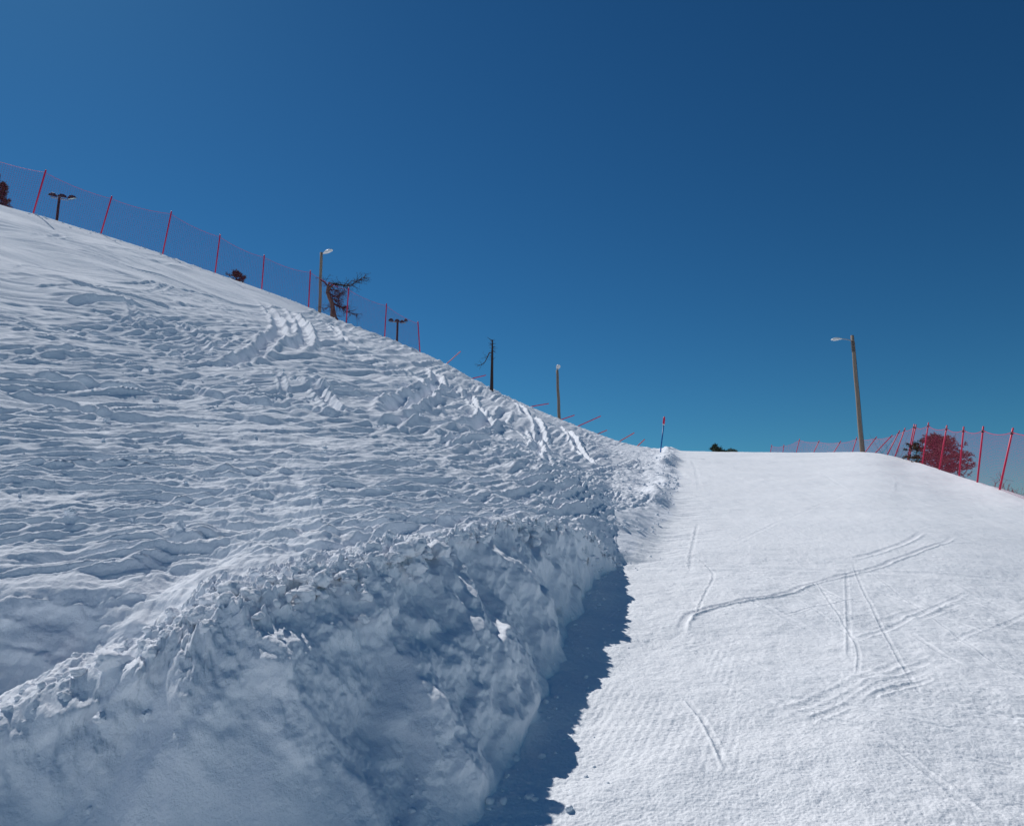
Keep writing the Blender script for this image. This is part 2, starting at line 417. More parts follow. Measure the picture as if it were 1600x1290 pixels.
q += patch2 * (.022 * clods(x * 3.8, y * 3.0, 64, .5) + .008 * fbm(x * 1.6, y * 1.6, 2, 371)) * (1 - .3 * sstep(R, 40, 55))
q += patch2 * .020 * furrow(.10, 3.2, 372)
q += edge_zone[m] * (.06 * fbm(x * 2, y * 2, 3, 79) + .05 * clods(x * 3, y * 3, 6, .6))
disp[m] += w * q
# --- rubble on the ridge and along the top of the bank
m = ridge > .003
x, y, w, pg = X0[m], Y0[m], ridge[m], pxg[m]
rub = sstep(pg, -50, 130) * (1 - .75 * sstep(pg, -200, 250) * (1 - sstep(pg, 180, 300)))
disp[m] += w * (.04 * fbm(x * 2.2, y * 2.2, 3, 80) + rub * (.07 * clods(x * 2.6, y * 2.6, 7, .55) + .09 * clods(x * 6, y * 6, 8, .55) + .08 * clods(x * 13, y * 13, 9, .6) + .05 * clods(x * 30, y * 30, 10, .6) + .02 * fbm(x * 12, y * 12, 4, 81, .6)))
mound = np.exp(-(((pxg - 850) / 95) ** 2)) * np.exp(-((DD - DR - .05) / .32) ** 2) * bank
m = mound > .01
disp[m] += mound[m] * (.03 + .07 * clods(X0[m] * 3.2, Y0[m] * 3.2, 12, .7))
# --- piste grain
pw = piste * (RR < 80) * (np.abs(PH) < 1.0)
m = pw > .003
x, y, w, R, d_, dc_, a_ = X0[m], Y0[m], pw[m], RR[m], DD[m], DC[m], A_[m]
q = (.004 * fbm(x * 3, y * 3, 3, 90) + .0030 * fbm(x * 14, y * 14, 3, 91, .65) * lod(R, .12) + .0022 * fbm(x * 48, y * 48, 2, 92, .7) * lod(R, .045)) * (1 - sstep(d_, dc_ - 3, dc_ + 1) * .5)
q += (.012 * fbm(x * .9, y * .5, 3, 190) + .006 * fbm(x * 3, y * 2, 2, 191)) * sstep(R, 8, 20)
crumb = sstep(fbm(x * .8, y * .8, 3, 93), .05, .5)
q += crumb * (.006 * clods(x * 13, y * 13, 14, .35) + .006 * clods(x * 28, y * 28, 15, .4)) * lod(R, .09)
cord = np.sin((x * .93 - y * .36 + .01 * perlin(x * 3, y * 3, 96)) * 2 * math.pi / .055) * .0011
q += cord * sstep(fbm(x * .9, y * .6, 2, 94), .0, .35) * (1 - sstep(R, 7, 13)) * (a_ < side(1140, 900))
U = x * ca + y * sa; V = -x * sa + y * ca
scuff = np.exp(-((lipd[m] + .2) / .9) ** 2) * sstep(y, 10, 11.5) * (1 - sstep(y, 18, 24))
q += scuff * .014 * fbm(U * 1.2, V * 7, 3, 95)
disp[m] += w * q
# --- wall: flutes, slabs and scrapes
push = np.zeros_like(Z)
NXw, NYw = .66, -.75
wl = wall
m = wall > .003
x, y, z_, w = X0[m], Y0[m], Z[m], wall[m]
al = x * .8 + y * .6
f1 = facets(al * 1.5, z_ * 1.5 + al * .3, 1, 14)
f2 = facets(al * 3.9, z_ * 3.9 - al * .5, 2, 14)
push[m] = w * (.15 * f1 + .055 * f2 - .10 * np.abs(fbm(al * 1.7, z_ * 1.1, 3, 100)) + .05 * np.abs(fbm(al * 4.2, z_ * 3.2, 2, 106)) + .012 * clods(al * 14, z_ * 14, 22, .5) * sstep(fbm(al * 2, z_ * 2, 2, 107), -.1, .3) + .022 * fbm(al * 6, z_ * 5, 3, 101, .55) + .008 * fbm(al * 26, z_ * 24, 3, 102, .6)
               + .03 * clods(al * 6, z_ * 6, 21, .3) * sstep(fbm(al * 1.3, z_ * 1.3, 2, 103), .1, .4))
tr = sstep(DD, DT - .15, DT + .05) * (1 - sstep(DD, DE - .12, DE + .0)) * bank * (pxg < 330)
m = tr > .003
al = X0[m] * .8 + Y0[m] * .6; z_ = Z[m]
push[m] += tr[m] * (.05 * fbm(al * 2.2, z_ * 5, 3, 104) + .015 * fbm(al * 9, z_ * 12, 3, 105))

Z = Z + disp
X = X0 + NXw * push; Y = Y0 + NYw * push; Z = Z + .35 * push * wl
ZG = Z

def ground_z(x, y):
    i, j = to_ij(np.float64(x), np.float64(y)); i = float(i); j = float(j)
    a = min(int(i), NC - 2); b = min(int(j), NR - 2); u = i - a; v = j - b
    return float((ZG[a, b] * (1-u) + ZG[a+1, b] * u) * (1-v) + (ZG[a, b+1] * (1-u) + ZG[a+1, b+1] * u) * v)

# ------------------------------------------------------------------ materials
def mat(name):
    m = bpy.data.materials.new(name); m.use_nodes = True
    nt = m.node_tree; return m, nt, nt.nodes['Principled BSDF']
def N(nt, t, **k):
    n = nt.nodes.new(t)
    for a, b in k.items():
        if a in n.inputs.keys(): n.inputs[a].default_value = b
        else: setattr(n, a, b)
    return n

def snow_mat(name, colA, colB, bump):
    m, nt, b = mat(name)
    tc = N(nt, 'ShaderNodeTexCoord')
    n1 = N(nt, 'ShaderNodeTexNoise'); n1.inputs['Scale'].default_value = .6; n1.inputs['Detail'].default_value = 5
    nt.links.new(tc.outputs['Object'], n1.inputs['Vector'])
    cr = N(nt, 'ShaderNodeMix', data_type='RGBA'); cr.inputs[6].default_value = colA; cr.inputs[7].default_value = colB
    nt.links.new(n1.outputs['Fac'], cr.inputs[0]); nt.links.new(cr.outputs[2], b.inputs['Base Color'])
    b.inputs['Roughness'].default_value = .95; b.inputs['Specular IOR Level'].default_value = .06
    g = N(nt, 'ShaderNodeTexNoise'); g.inputs['Scale'].default_value = 55; g.inputs['Detail'].default_value = 5; g.inputs['Roughness'].default_value = .7
    g2 = N(nt, 'ShaderNodeTexNoise'); g2.inputs['Scale'].default_value = 9; g2.inputs['Detail'].default_value = 6; g2.inputs['Roughness'].default_value = .65
    nt.links.new(tc.outputs['Object'], g.inputs['Vector']); nt.links.new(tc.outputs['Object'], g2.inputs['Vector'])
    b1 = N(nt, 'ShaderNodeBump'); b1.inputs['Strength'].default_value = bump; b1.inputs['Distance'].default_value = .012
    b2 = N(nt, 'ShaderNodeBump'); b2.inputs['Strength'].default_value = bump; b2.inputs['Distance'].default_value = .03
    nt.links.new(g.outputs['Fac'], b1.inputs['Height']); nt.links.new(g2.outputs['Fac'], b2.inputs['Height'])
    nt.links.new(b2.outputs['Normal'], b1.inputs['Normal']); nt.links.new(b1.outputs['Normal'], b.inputs['Normal'])
    return m
M_SLOPE = snow_mat('chopped_snow', (.82, .865, .93, 1), (.88, .905, .955, 1), .6)
M_PISTE = snow_mat('groomed_snow', (.85, .88, .92, 1), (.91, .925, .95, 1), .45)

def rough_mat(name, c1, c2, scale=(1, 1, 1), rough=.6, ns=8, spec=.3):
    m, nt, b = mat(name)
    tc = N(nt, 'ShaderNodeTexCoord'); mp = N(nt, 'ShaderNodeMapping'); mp.inputs['Scale'].default_value = scale
    n1 = N(nt, 'ShaderNodeTexNoise'); n1.inputs['Scale'].default_value = ns; n1.inputs['Detail'].default_value = 6
    mx = N(nt, 'ShaderNodeMix', data_type='RGBA'); mx.inputs[6].default_value = (*c1, 1); mx.inputs[7].default_value = (*c2, 1)
    nt.links.new(tc.outputs['Object'], mp.inputs['Vector']); nt.links.new(mp.outputs['Vector'], n1.inputs['Vector'])
    nt.links.new(n1.outputs['Fac'], mx.inputs[0]); nt.links.new(mx.outputs[2], b.inputs['Base Color'])
    b.inputs['Roughness'].default_value = rough; b.inputs['Specular IOR Level'].default_value = spec
    return m
M_RED = rough_mat('red_plastic', (.62, .02, .075), (.74, .035, .10), ns=3, rough=.4)
M_ORANGE = rough_mat('faded_red_plastic', (.72, .09, .10), (.80, .15, .13), ns=3, rough=.5)
M_BLUE = rough_mat('blue_plastic', (.01, .12, .36), (.02, .17, .45), ns=3, rough=.4)
M_DARK = rough_mat('dark_plastic', (.02, .02, .03), (.05, .045, .05), ns=6)
M_WHITE = rough_mat('white_plastic', (.72, .72, .70), (.82, .82, .80), ns=4)
M_WOOD = rough_mat('weathered_pole_wood', (.16, .115, .085), (.33, .27, .22), scale=(6, 6, .35), ns=6, rough=.8)
M_BARK = rough_mat('dry_bark', (.09, .06, .045), (.24, .16, .11), scale=(4, 4, 1), ns=7, rough=.9)
M_SNAG = rough_mat('dark_bark', (.03, .022, .022), (.085, .05, .045), scale=(4, 4, 1), ns=7, rough=.9)
M_LAMP = rough_mat('lamp_shell', (.62, .63, .62), (.74, .75, .74), ns=5, rough=.35)
M_GLASS = rough_mat('lamp_glass', (.55, .58, .60), (.66, .68, .70), ns=5, rough=.15)
M_STEEL = rough_mat('galvanised_steel', (.25, .26, .27), (.38, .39, .40), ns=9, rough=.45)
M_NEEDLE = rough_mat('dark_green_needles', (.02, .035, .02), (.06, .085, .04), ns=3, rough=.7)
M_RUST = rough_mat('rusty_brown_needles', (.05, .032, .016), (.11, .065, .03), ns=3, rough=.7)
M_BROWN = rough_mat('brown_needles', (.055, .03, .022), (.12, .065, .04), ns=3, rough=.7)
M_TWIG = rough_mat('grey_brown_twigs', (.07, .05, .045), (.15, .11, .09), ns=5, rough=.9)

def net_mat(name, cell, wire, colr):
    m, nt, b = mat(name)
    uv = N(nt, 'ShaderNodeUVMap'); sp = N(nt, 'ShaderNodeSeparateXYZ'); nt.links.new(uv.outputs['UV'], sp.inputs[0])
    outs = []
    for ax in ('X', 'Y'):
        d = N(nt, 'ShaderNodeMath', operation='DIVIDE'); d.inputs[1].default_value = cell; nt.links.new(sp.outputs[ax], d.inputs[0])
        f = N(nt, 'ShaderNodeMath', operation='FRACT'); nt.links.new(d.outputs[0], f.inputs[0])
        l = N(nt, 'ShaderNodeMath', operation='LESS_THAN'); l.inputs[1].default_value = wire; nt.links.new(f.outputs[0], l.inputs[0])
        outs.append(l)
    mx = N(nt, 'ShaderNodeMath', operation='MAXIMUM'); nt.links.new(outs[0].outputs[0], mx.inputs[0]); nt.links.new(outs[1].outputs[0], mx.inputs[1])
    nt.links.new(mx.outputs[0], b.inputs['Alpha'])
    b.inputs['Base Color'].default_value = (*colr, 1); b.inputs['Roughness'].default_value = .5
    return m
M_NET = net_mat('magenta_net_cord', .10, .07, (.32, .03, .11))
M_NET2 = net_mat('pink_net_cord', .055, .09, (.46, .035, .10))

# ------------------------------------------------------------------ object helpers
def tag(o, label=None, cat=None, group=None, kind=None):
    for k, v in (('label', label), ('category', cat), ('group', group), ('kind', kind)):
        if v: o[k] = v
    return o
def link(name, me, m, parent=None):
    o = bpy.data.objects.new(name, me); COL.objects.link(o)
    if m: me.materials.append(m)
    if parent:
        o.parent = parent
    return o
def empty(name, loc):
    o = bpy.data.objects.new(name, None); o.location = loc; o.empty_display_size = .3; COL.objects.link(o); return o

class MB:
    def __init__(s): s.v = []; s.f = []; s.uv = None
    def tube(s, pts, radii, n=10, cap=True, flat=1.0):
        pts = [Vector(p) for p in pts]
        if not hasattr(radii, '__len__'): radii = [radii] * len(pts)
        b = len(s.v); prev = None
        for i, p in enumerate(pts):
            d = (pts[min(i+1, len(pts)-1)] - pts[max(i-1, 0)]).normalized()
            ref = prev if prev is not None else (Vector((1, 0, 0)) if abs(d.x) < .9 else Vector((0, 1, 0)))
            u = (ref - d * ref.dot(d)).normalized(); w = d.cross(u); prev = u
            for k in range(n):
                a = 2 * math.pi * k / n
                s.v.append(p + u * math.cos(a) * radii[i] + w * math.sin(a) * radii[i] * flat)
        for i in range(len(pts) - 1):
            for k in range(n):
                a = b + i * n + k; c = b + i * n + (k + 1) % n
                s.f.append((a, c, c + n, a + n))
        if cap:
            s.f.append(tuple(b + k for k in range(n))[::-1]); s.f.append(tuple(b + (len(pts)-1) * n + k for k in range(n)))
    def box(s, c, size, R=None, taper=1.0):
        b = len(s.v); R = R or Matrix.Identity(3)
        for z in (-.5, .5):
            k = taper if z > 0 else 1
            for x, y in ((-.5, -.5), (.5, -.5), (.5, .5), (-.5, .5)):
                s.v.append(Vector(c) + R @ Vector((x * size[0] * k, y * size[1] * k, z * size[2])))
        for f in ((3, 2, 1, 0), (4, 5, 6, 7), (0, 1, 5, 4), (1, 2, 6, 5), (2, 3, 7, 6), (3, 0, 4, 7)):
            s.f.append(tuple(b + i for i in f))
    def build(s, name, m, parent=None, smooth=True, origin=None):
        me = bpy.data.meshes.new(name)
        o0 = Vector(origin) if origin is not None else Vector((0, 0, 0))
        me.from_pydata([tuple(p - o0) for p in s.v], [], s.f); me.update()
        if smooth: me.polygons.foreach_set('use_smooth', [True] * len(me.polygons))
        o = link(name, me, m, parent)
        return o

# ------------------------------------------------------------------ the snow meshes
def grid_object(name, cellmask, m):
    ii, jj = np.nonzero(cellmask)
    def vid(i, j): return i * NR + j
    q = np.stack([vid(ii, jj), vid(ii + 1, jj), vid(ii + 1, jj + 1), vid(ii, jj + 1)], 1)
    used, inv = np.unique(q.ravel(), return_inverse=True)
    co = np.stack([X.ravel()[used], Y.ravel()[used], Z.ravel()[used]], 1).astype(np.float32)
    me = bpy.data.meshes.new(name)
    me.vertices.add(len(co)); me.vertices.foreach_set('co', co.ravel())
    me.loops.add(q.size); me.loops.foreach_set('vertex_index', inv.astype(np.int32).ravel()[::1])
    me.polygons.add(len(q)); me.polygons.foreach_set('loop_start', np.arange(0, q.size, 4, dtype=np.int32))
    me.polygons.foreach_set('loop_total', np.full(len(q), 4, np.int32))
    me.update(calc_edges=True); me.polygons.foreach_set('use_smooth', np.ones(len(q), bool))
    me.flip_normals()
    return link(name, me, m)
isface = (np.where(bank > .5, DD > DF, (lipd > -.05) & (DD > 11.0))) & (PH < .5) & (PH > -2.2)
cell = isface[:-1, :-1]
hill = grid_object('hill', cell, M_SLOPE)
tag(hill, 'steep hillside of chopped snow with ski furrows and a cut bank', 'snow slope', kind='structure')
pst = grid_object('piste', ~cell, M_PISTE)
tag(pst, 'smooth groomed ski piste of bright snow rising to the skyline', 'ski piste', kind='structure')

# ------------------------------------------------------------------ loose snow clods
def ico(n):
    import bmesh
    bm = bmesh.new(); bmesh.ops.create_icosphere(bm, subdivisions=n, radius=1)
    v = np.array([p.co[:] for p in bm.verts]); f = np.array([[q.index for q in p.verts] for p in bm.faces]); bm.free(); return v, f
ICO = (ico(2), ico(4))
cv = []; cf = []; nb = 0
def clod(x, y, s, sink=.3):
    global nb
    iv, if_ = ICO[1] if s > .035 else ICO[0]
    k = rng.random(9) * 50
    P = iv.copy()
    for _ in range(5):                                            # knock flat faces off the lump
        d = rng.normal(size=3); d /= np.linalg.norm(d); h = rng.uniform(.45, .8)
        q = P @ d; P = P - np.maximum(q - h, 0)[:, None] * d * .9
    n = 1 + .22 * perlin(P[:, 0] * 1.3 + k[0], P[:, 1] * 1.3 + P[:, 2] * .9 + k[1]) + .16 * perlin(P[:, 2] * 3 + k[2], P[:, 0] * 3 - P[:, 1] * 1.4)
    if len(iv) > 200:
        n = n + .10 * perlin(P[:, 0] * 7 + k[3] + P[:, 2] * 3, P[:, 1] * 7 - P[:, 2] * 4 + k[4]) + .05 * perlin(P[:, 0] * 17 + P[:, 2] * 9, P[:, 1] * 16 - P[:, 2] * 12 + k[5])
    P = P * n[:, None] * np.array([1, rng.uniform(.65, 1.1), rng.uniform(.55, .95)]) * s
    a = rng.random() * 6.28; c_, s_ = math.cos(a), math.sin(a)
    P = np.stack([P[:, 0] * c_ - P[:, 1] * s_, P[:, 0] * s_ + P[:, 1] * c_, P[:, 2]], 1)
    cv.append(P + np.array([x, y, ground_z(x, y) + s * sink])); cf.append(if_ + nb); nb += len(iv)
rc = random.Random(11)
def ridge_pt(px, off):
    A = np.interp(px, [-500, 1100], [side(-500, 950), side(1100, 860)])
    d = float(np.interp(A, rA, rd)) + off
    return A * d, d
for k in range(620):
    px = rc.uniform(300, 975) if rc.random() < .85 else rc.uniform(-20, 320)
    x, y = ridge_pt(px, rc.gauss(.02, .17)); clod(x, y, min(.09, .012 + rc.expovariate(1 / .016)), .2)
for k in range(46):
    x, y = ridge_pt(rc.choice([rc.uniform(230, 500), rc.uniform(560, 950)]), rc.uniform(-.32, .15)); clod(x, y, rc.uniform(.03, .075), .15)
for px, py in [(350,1010),(305,1020),(285,1035),(262,1048),(430,1030),(236,1012),(175,1010),(208,970),(410,1005),(455,985)]:
    x, y = ridge_pt(px, rc.uniform(-.25, -.02)); clod(x, y, rc.uniform(.03, .06), .25)
for k in range(190):                                              # rolled down to the foot and out on the piste
    i = rc.randrange(4, len(FOOT)); p, q = FOOT[i]
    t = elev(q); d = EYE / (G0 - t); x = side(p, q) * d + abs(rc.gauss(0, .28)) - .1; y = d + rc.uniform(-.5, .5)
    clod(x, y, min(.028, .006 + rc.expovariate(1 / .008)), .15)
for k in range(260):                                              # crumbs along the lip and on the lower slope
    y = rc.uniform(11.5, 34); a = float(np.interp(y, LIPY, LIPX))
    x = a * y - abs(rc.gauss(.3, .7)); clod(x, y, rc.uniform(.015, .055), .3)
for k in range(300):
    x = rc.uniform(-7, 3); y = rc.uniform(7, 16)
    if x / y > side(940, 840): continue
    clod(x, y, min(.06, .012 + rc.expovariate(1 / .012)), .3)
for k in range(150):                                              # along the skyline
    i = rc.uniform(0, 1); px = 40 + 900 * i; A = side(px, np.interp(px, [c[0] for c in CREST], [c[1] for c in CREST]))
    d = float(np.interp(A, cA, cd)) - abs(rc.gauss(0, 1.2)); clod(A * d, d, rc.uniform(.03, .07), .0)
cv = np.concatenate(cv); cf = np.concatenate(cf)
me = bpy.data.meshes.new('snow_clods'); me.from_pydata(cv.tolist(), [], cf.tolist()); me.update()
me.polygons.foreach_set('use_smooth', np.ones(len(cf), bool))
tag(link('snow_clods', me, M_SLOPE), 'loose white lumps and crumbs of snow strewn over the bank', 'snow clods', kind='stuff')

# ------------------------------------------------------------------ red net fences
def pole_mb(b, t, rad, n=10):
    m = MB(); m.tube([b, b + (t - b) * .5, t - (t - b).normalized() * .03, t], [rad, rad, rad, rad * .5], n); return m

def net_fence(name, bases, tops, label, m_net, rad, collars, group=None):
    root = empty(name, bases[0]); tag(root, label, 'safety fence', group)
    o = bases[0]
    for b, t in zip(bases, tops):
        p = pole_mb(b - (t - b).normalized() * .35, t, rad).build('pole', M_RED, root, origin=o)
        if collars:
            ax = (t - b).normalized(); q = t - ax * .20
            c = MB(); c.tube([q - ax * .045, q + ax * .045], rad * 1.3, 10); co = c.build('collar', M_DARK, p, origin=o)
            h = MB(); h.tube([q - ax * .02 + Vector((0, -rad, 0)), q + Vector((.05, -rad * 2.4, .01))], rad * .5, 6); h.build('hook', M_DARK, p, origin=o)
    nb_ = MB(); uvs = []; u0 = 0
    V = []; Fc = []; NUV = []
    for k in range(len(bases) - 1):
        b0, b1, t0, t1 = bases[k], bases[k+1], tops[k], tops[k+1]
        L = (b1 - b0).length; nx, ny = 12, 8; base_i = len(V)
        for i in range(nx + 1):
            u = i / nx; sag = 4 * u * (1 - u)
            bb = b0.lerp(b1, u); tt = t0.lerp(t1, u)
            bb = Vector((bb.x, bb.y, bb.z))
            tt = tt - (tt - bb).normalized() * (.16 + .13 * sag)
            for j in range(ny + 1):
                v = j / ny
                p = (bb - Vector((0, 0, .05))).lerp(tt, v) + Vector((0, .05 * sag * math.sin(v * 3 + k), 0))
                V.append(p - o); NUV.append((u0 + u * L, v * 2.0))
        for i in range(nx):
            for j in range(ny):
                a = base_i + i * (ny + 1) + j; Fc.append((a, a + ny + 1, a + ny + 2, a + 1))
        u0 += L
    me = bpy.data.meshes.new('net'); me.from_pydata([tuple(v) for v in V], [], Fc); me.update()
    uvl = me.uv_layers.new(name='UVMap'); li = [l.vertex_index for l in me.loops]
    for i, vi in enumerate(li): uvl.data[i].uv = NUV[vi]
    me.polygons.foreach_set('use_smooth', [True] * len(me.polygons))
    link('net', me, m_net, root)
    ed = MB()                                                      # top rope of the net
    rope = [Vector(V[k * 117 + i * 9 + 8]) + o for k in range(len(bases) - 1) for i in range(13)]
    ed.tube([p for p in rope], .009, 5); ed.build('top_rope', M_RED, root, origin=o)
    return root

LF = [((-75,302),(-52,228),31.5),((52,333),(72,265),34),((158,364),(175,306),36.5),((254,397),(268,330),38.5),((336,427),(344,366),40),((409,450),(413,398),42),
      ((482,480),(485,422),43.5),((541,503),(545,449),45.5),((601,526),(604,474),47.5),((656,548),(653,502),49.5)]
net_fence('safety_fence', [at(b[0], b[1], d) for b, t, d in LF], [at(t[0], t[1], d) for b, t, d in LF],
          'long magenta net fence on red poles along the top of the steep hillside', M_NET, .036, False, 'red net fences')
RF = [((1640,795),(1662,664),20.5),((1562,764.5),(1583,668),24.8),((1527,754),(1536.5,665.5),27.6),((1498.5,745),(1506,666),30.7),((1467.5,734),(1479.7,664),34),((1441,724.5),(1451,659.6),37.6),
      ((1420,719),(1431.4,662.7),41.5),((1418,718.5),(1428.6,662.2),42.1),((1398.4,713.5),(1414.4,668),45.5),((1386.6,710),(1406.2,671.9),47.5),((1366,709),(1394.7,679.3),50.5),
      ((1349,710),(1370,681.9),53.5),((1330,713),(1339,682.4),57),((1298,714),(1314,688.5),61),((1268,714),(1280.3,687.7),65),((1243,712),(1249.6,685),69),((1222,714),(1225,694.2),74),((1202,715),(1206,694.2),79)]
net_fence('safety_fence', [at(b[0], b[1], d) for b, t, d in RF], [at(t[0], t[1], d) for b, t, d in RF],
          'pink net fence on leaning red poles with dark collars, right of the piste', M_NET2, .031, True, 'red net fences')

# ------------------------------------------------------------------ fallen and leaning poles on the ridge
LP = [((696.4,569.5),(720,548.6),50.3,'bright red pole leaning halfway over, just beyond the last upright net pole',M_ORANGE),
      ((738,591),(759.4,586),50.5,'red pole lying almost flat just left of the bare snag',M_RED),
      ((832,634.5),(857.8,630.2),50,'dark red pole lying nearly level left of the grey lamp post seen end-on',M_RED),
      ((875,656),(897.8,648.3),49.4,'short red pole poking out right at the foot of the end-on lamp post',M_RED),
      ((899,667.5),(939,649.7),49,'longest of the fallen poles, dark red, slanting up off the ridge',M_RED),
      ((932,678.5),(948.7,671.7),48.7,'short pale orange-red stub below the longest fallen pole',M_ORANGE),
      ((965,691),(991.3,675.8),48,'pale orange-red pole slanting up, second from the bottom of the ridge',M_ORANGE),
      ((993,699.5),(1007.5,685.9),47.4,'pale orange-red pole, lowest on the ridge and nearest the blue marker',M_ORANGE)]
for (b, t, d, lab, m_) in LP:
    B = at(b[0], b[1], d); T = at(t[0], t[1], d + .25)
    ax = (T - B).normalized(); B2 = B - ax * .7 - Vector((0, 0, .15))
    o = MB(); o.tube([B2, B, T - ax * .04, T], [.032, .032, .03, .016], 9)
    ob = o.build('slalom_pole', m_, None, origin=B); ob.location = B
    tag(ob, lab, 'pole', 'fallen red poles along the ridge')

# ------------------------------------------------------------------ blue marker with a red top
x, y = ground_hit(1032, 711)
z = ground_z(x, y); B = Vector((x, y, z)); k = y
T = at(1038, 650.5, k); S = at(1036.8, 664, k)
root = empty('piste_marker', B); tag(root, 'blue marker pole with a red top where the rough snow meets the piste', 'marker pole')
m = MB(); m.tube([B - (S - B).normalized() * .3, S], .034, 10); m.build('shaft', M_BLUE, root, origin=B)
m = MB(); ax = (T - S).normalized(); m.tube([S, S + ax * .05], .045, 10); m.build('ring', M_WHITE, root, origin=B)
m = MB(); m.tube([S + ax * .05, S + ax * .09, T - ax * .08, T], [.04, .055, .052, .025], 12); m.build('red_top', M_RED, root, origin=B)

# ------------------------------------------------------------------ lamp posts
def cobra(c, dirv, L, W, H, name, root, o, tilt=.15):
    """street lamp head: a long shell, wider in the middle, with a flat glass below"""
    u = Vector(dirv).normalized(); v = u.cross(Vector((0, 0, 1))).normalized(); w = v.cross(u).normalized()
    m = MB(); prof = [(0, .25, .3), (.12, .5, .55), (.35, .85, .9), (.6, 1, 1), (.85, .85, .75), (1, .35, .3)]
    n = 12
    for (s_, a, h) in prof:
        for k in range(n):
            an = 2 * math.pi * k / n
            m.v.append(c + u * (s_ * L) + v * math.cos(an) * W * .5 * a + w * (max(-.15, math.sin(an)) * H * h))
    for i in range(len(prof) - 1):
        for k in range(n):
            a = i * n + k; b = i * n + (k + 1) % n; m.f.append((a, b, b + n, a + n))
    m.f.append(tuple(range(n))[::-1]); m.f.append(tuple((len(prof)-1) * n + k for k in range(n)))
    head = m.build(name, M_LAMP, root, origin=o)
    g = MB(); q = c + u * L * .58 - w * H * .2
    g.tube([q - u * L * .26, q - u * L * .2, q + u * L * .2, q + u * L * .27], [W * .15, W * .36, W * .36, W * .15], 12, flat=.35)
    g.build('glass', M_GLASS, head, origin=o)

def wood_post(base, top, r0, r1, root, o, bury=.6):
    ax = (top - base).normalized()
    m = MB(); pts = []; rr = []
    for k in range(13):
        u = k / 12; pts.append((base - ax * bury).lerp(top, u) + Vector((.012 * math.sin(k * 1.3), .01 * math.cos(k), 0))); rr.append(r0 + (r1 - r0) * u)
    m.tube(pts, rr, 14); return m.build('post', M_WOOD, root, origin=o)

# right, tall
d = 50; top = at(1331.5, 524, d); bot = at(1347.5, 712, d); g = ground_z(bot.x, bot.y)
ax = (top - bot).normalized(); bot = bot - ax * max(0, (bot.z - g) / ax.z)
root = empty('lamp_post', bot); tag(root, 'tall leaning wooden lamp post at the top of the piste with its lamp turned left', 'lamp post', 'wooden lamp posts')
wood_post(bot, top, .145, .105, root, bot)
q = top - ax * .38
m = MB(); m.tube([q, at(1322, 530, d), at(1315, 529.5, d)], [.035, .03, .03], 8); m.build('arm', M_STEEL, root, origin=bot)
cobra(at(1316, 529.5, d), at(1299, 531, d) - at(1316, 529.5, d), .75, .34, .14, 'lamp_head', root, bot)
m = MB(); s0 = top - ax * .42; s1 = top - ax * 1.15
hel = []
for k in range(70):
    u = k / 69; p = s0.lerp(s1, u); a = u * 2 * math.pi * 7
    hel.append(p + Vector((math.cos(a) * .125, math.sin(a) * .125, 0)))
m.tube(hel, .022, 6); m.build('cable_coil', M_DARK, root, origin=bot)
m = MB(); m.tube([s1 + Vector((.12, -.03, 0)), s1.lerp(bot, .5) + Vector((.145, -.03, 0)), bot + Vector((.165, -.03, 0))], .014, 6); m.build('cable', M_DARK, root, origin=bot)

# left, beside the dead tree
d = 52; top = at(502, 394.5, d); bot = at(499.3, 492, d); g = ground_z(bot.x, bot.y); ax = (top - bot).normalized(); bot = bot - ax * max(0, (bot.z - g) / ax.z)
root = empty('lamp_post', bot); tag(root, 'wooden lamp post with a white lamp to the right, beside the twisted dead tree', 'lamp post', 'wooden lamp posts')
wood_post(bot, top, .125, .10, root, bot)
m = MB(); m.tube([top - ax * .1, at(505.5, 396.5, d)], .03, 8); m.build('arm', M_STEEL, root, origin=bot)
cobra(at(504.5, 396.5, d), at(523, 391.5, d) - at(504.5, 396.5, d) + Vector((0, -.25, 0)), .80, .42, .14, 'lamp_head', root, bot)

# middle, seen end-on
d = 51.5; top = at(870.5, 578, d); bot = at(874, 656, d); g = ground_z(bot.x, bot.y); ax = (top - bot).normalized(); bot = bot - ax * max(0, (bot.z - g) / ax.z)
root = empty('lamp_post', bot); tag(root, 'slim grey lamp post low on the ridge, its lamp seen end-on', 'lamp post', 'wooden lamp posts')
wood_post(bot, top, .115, .085, root, bot)
m = MB(); m.tube([top - ax * .05, top + Vector((.06, .1, .12))], .03, 8); m.build('arm', M_STEEL, root, origin=bot)
cobra(top + Vector((.05, .25, .1)), (.05, -1, .22), .7, .30, .13, 'lamp_head', root, bot)

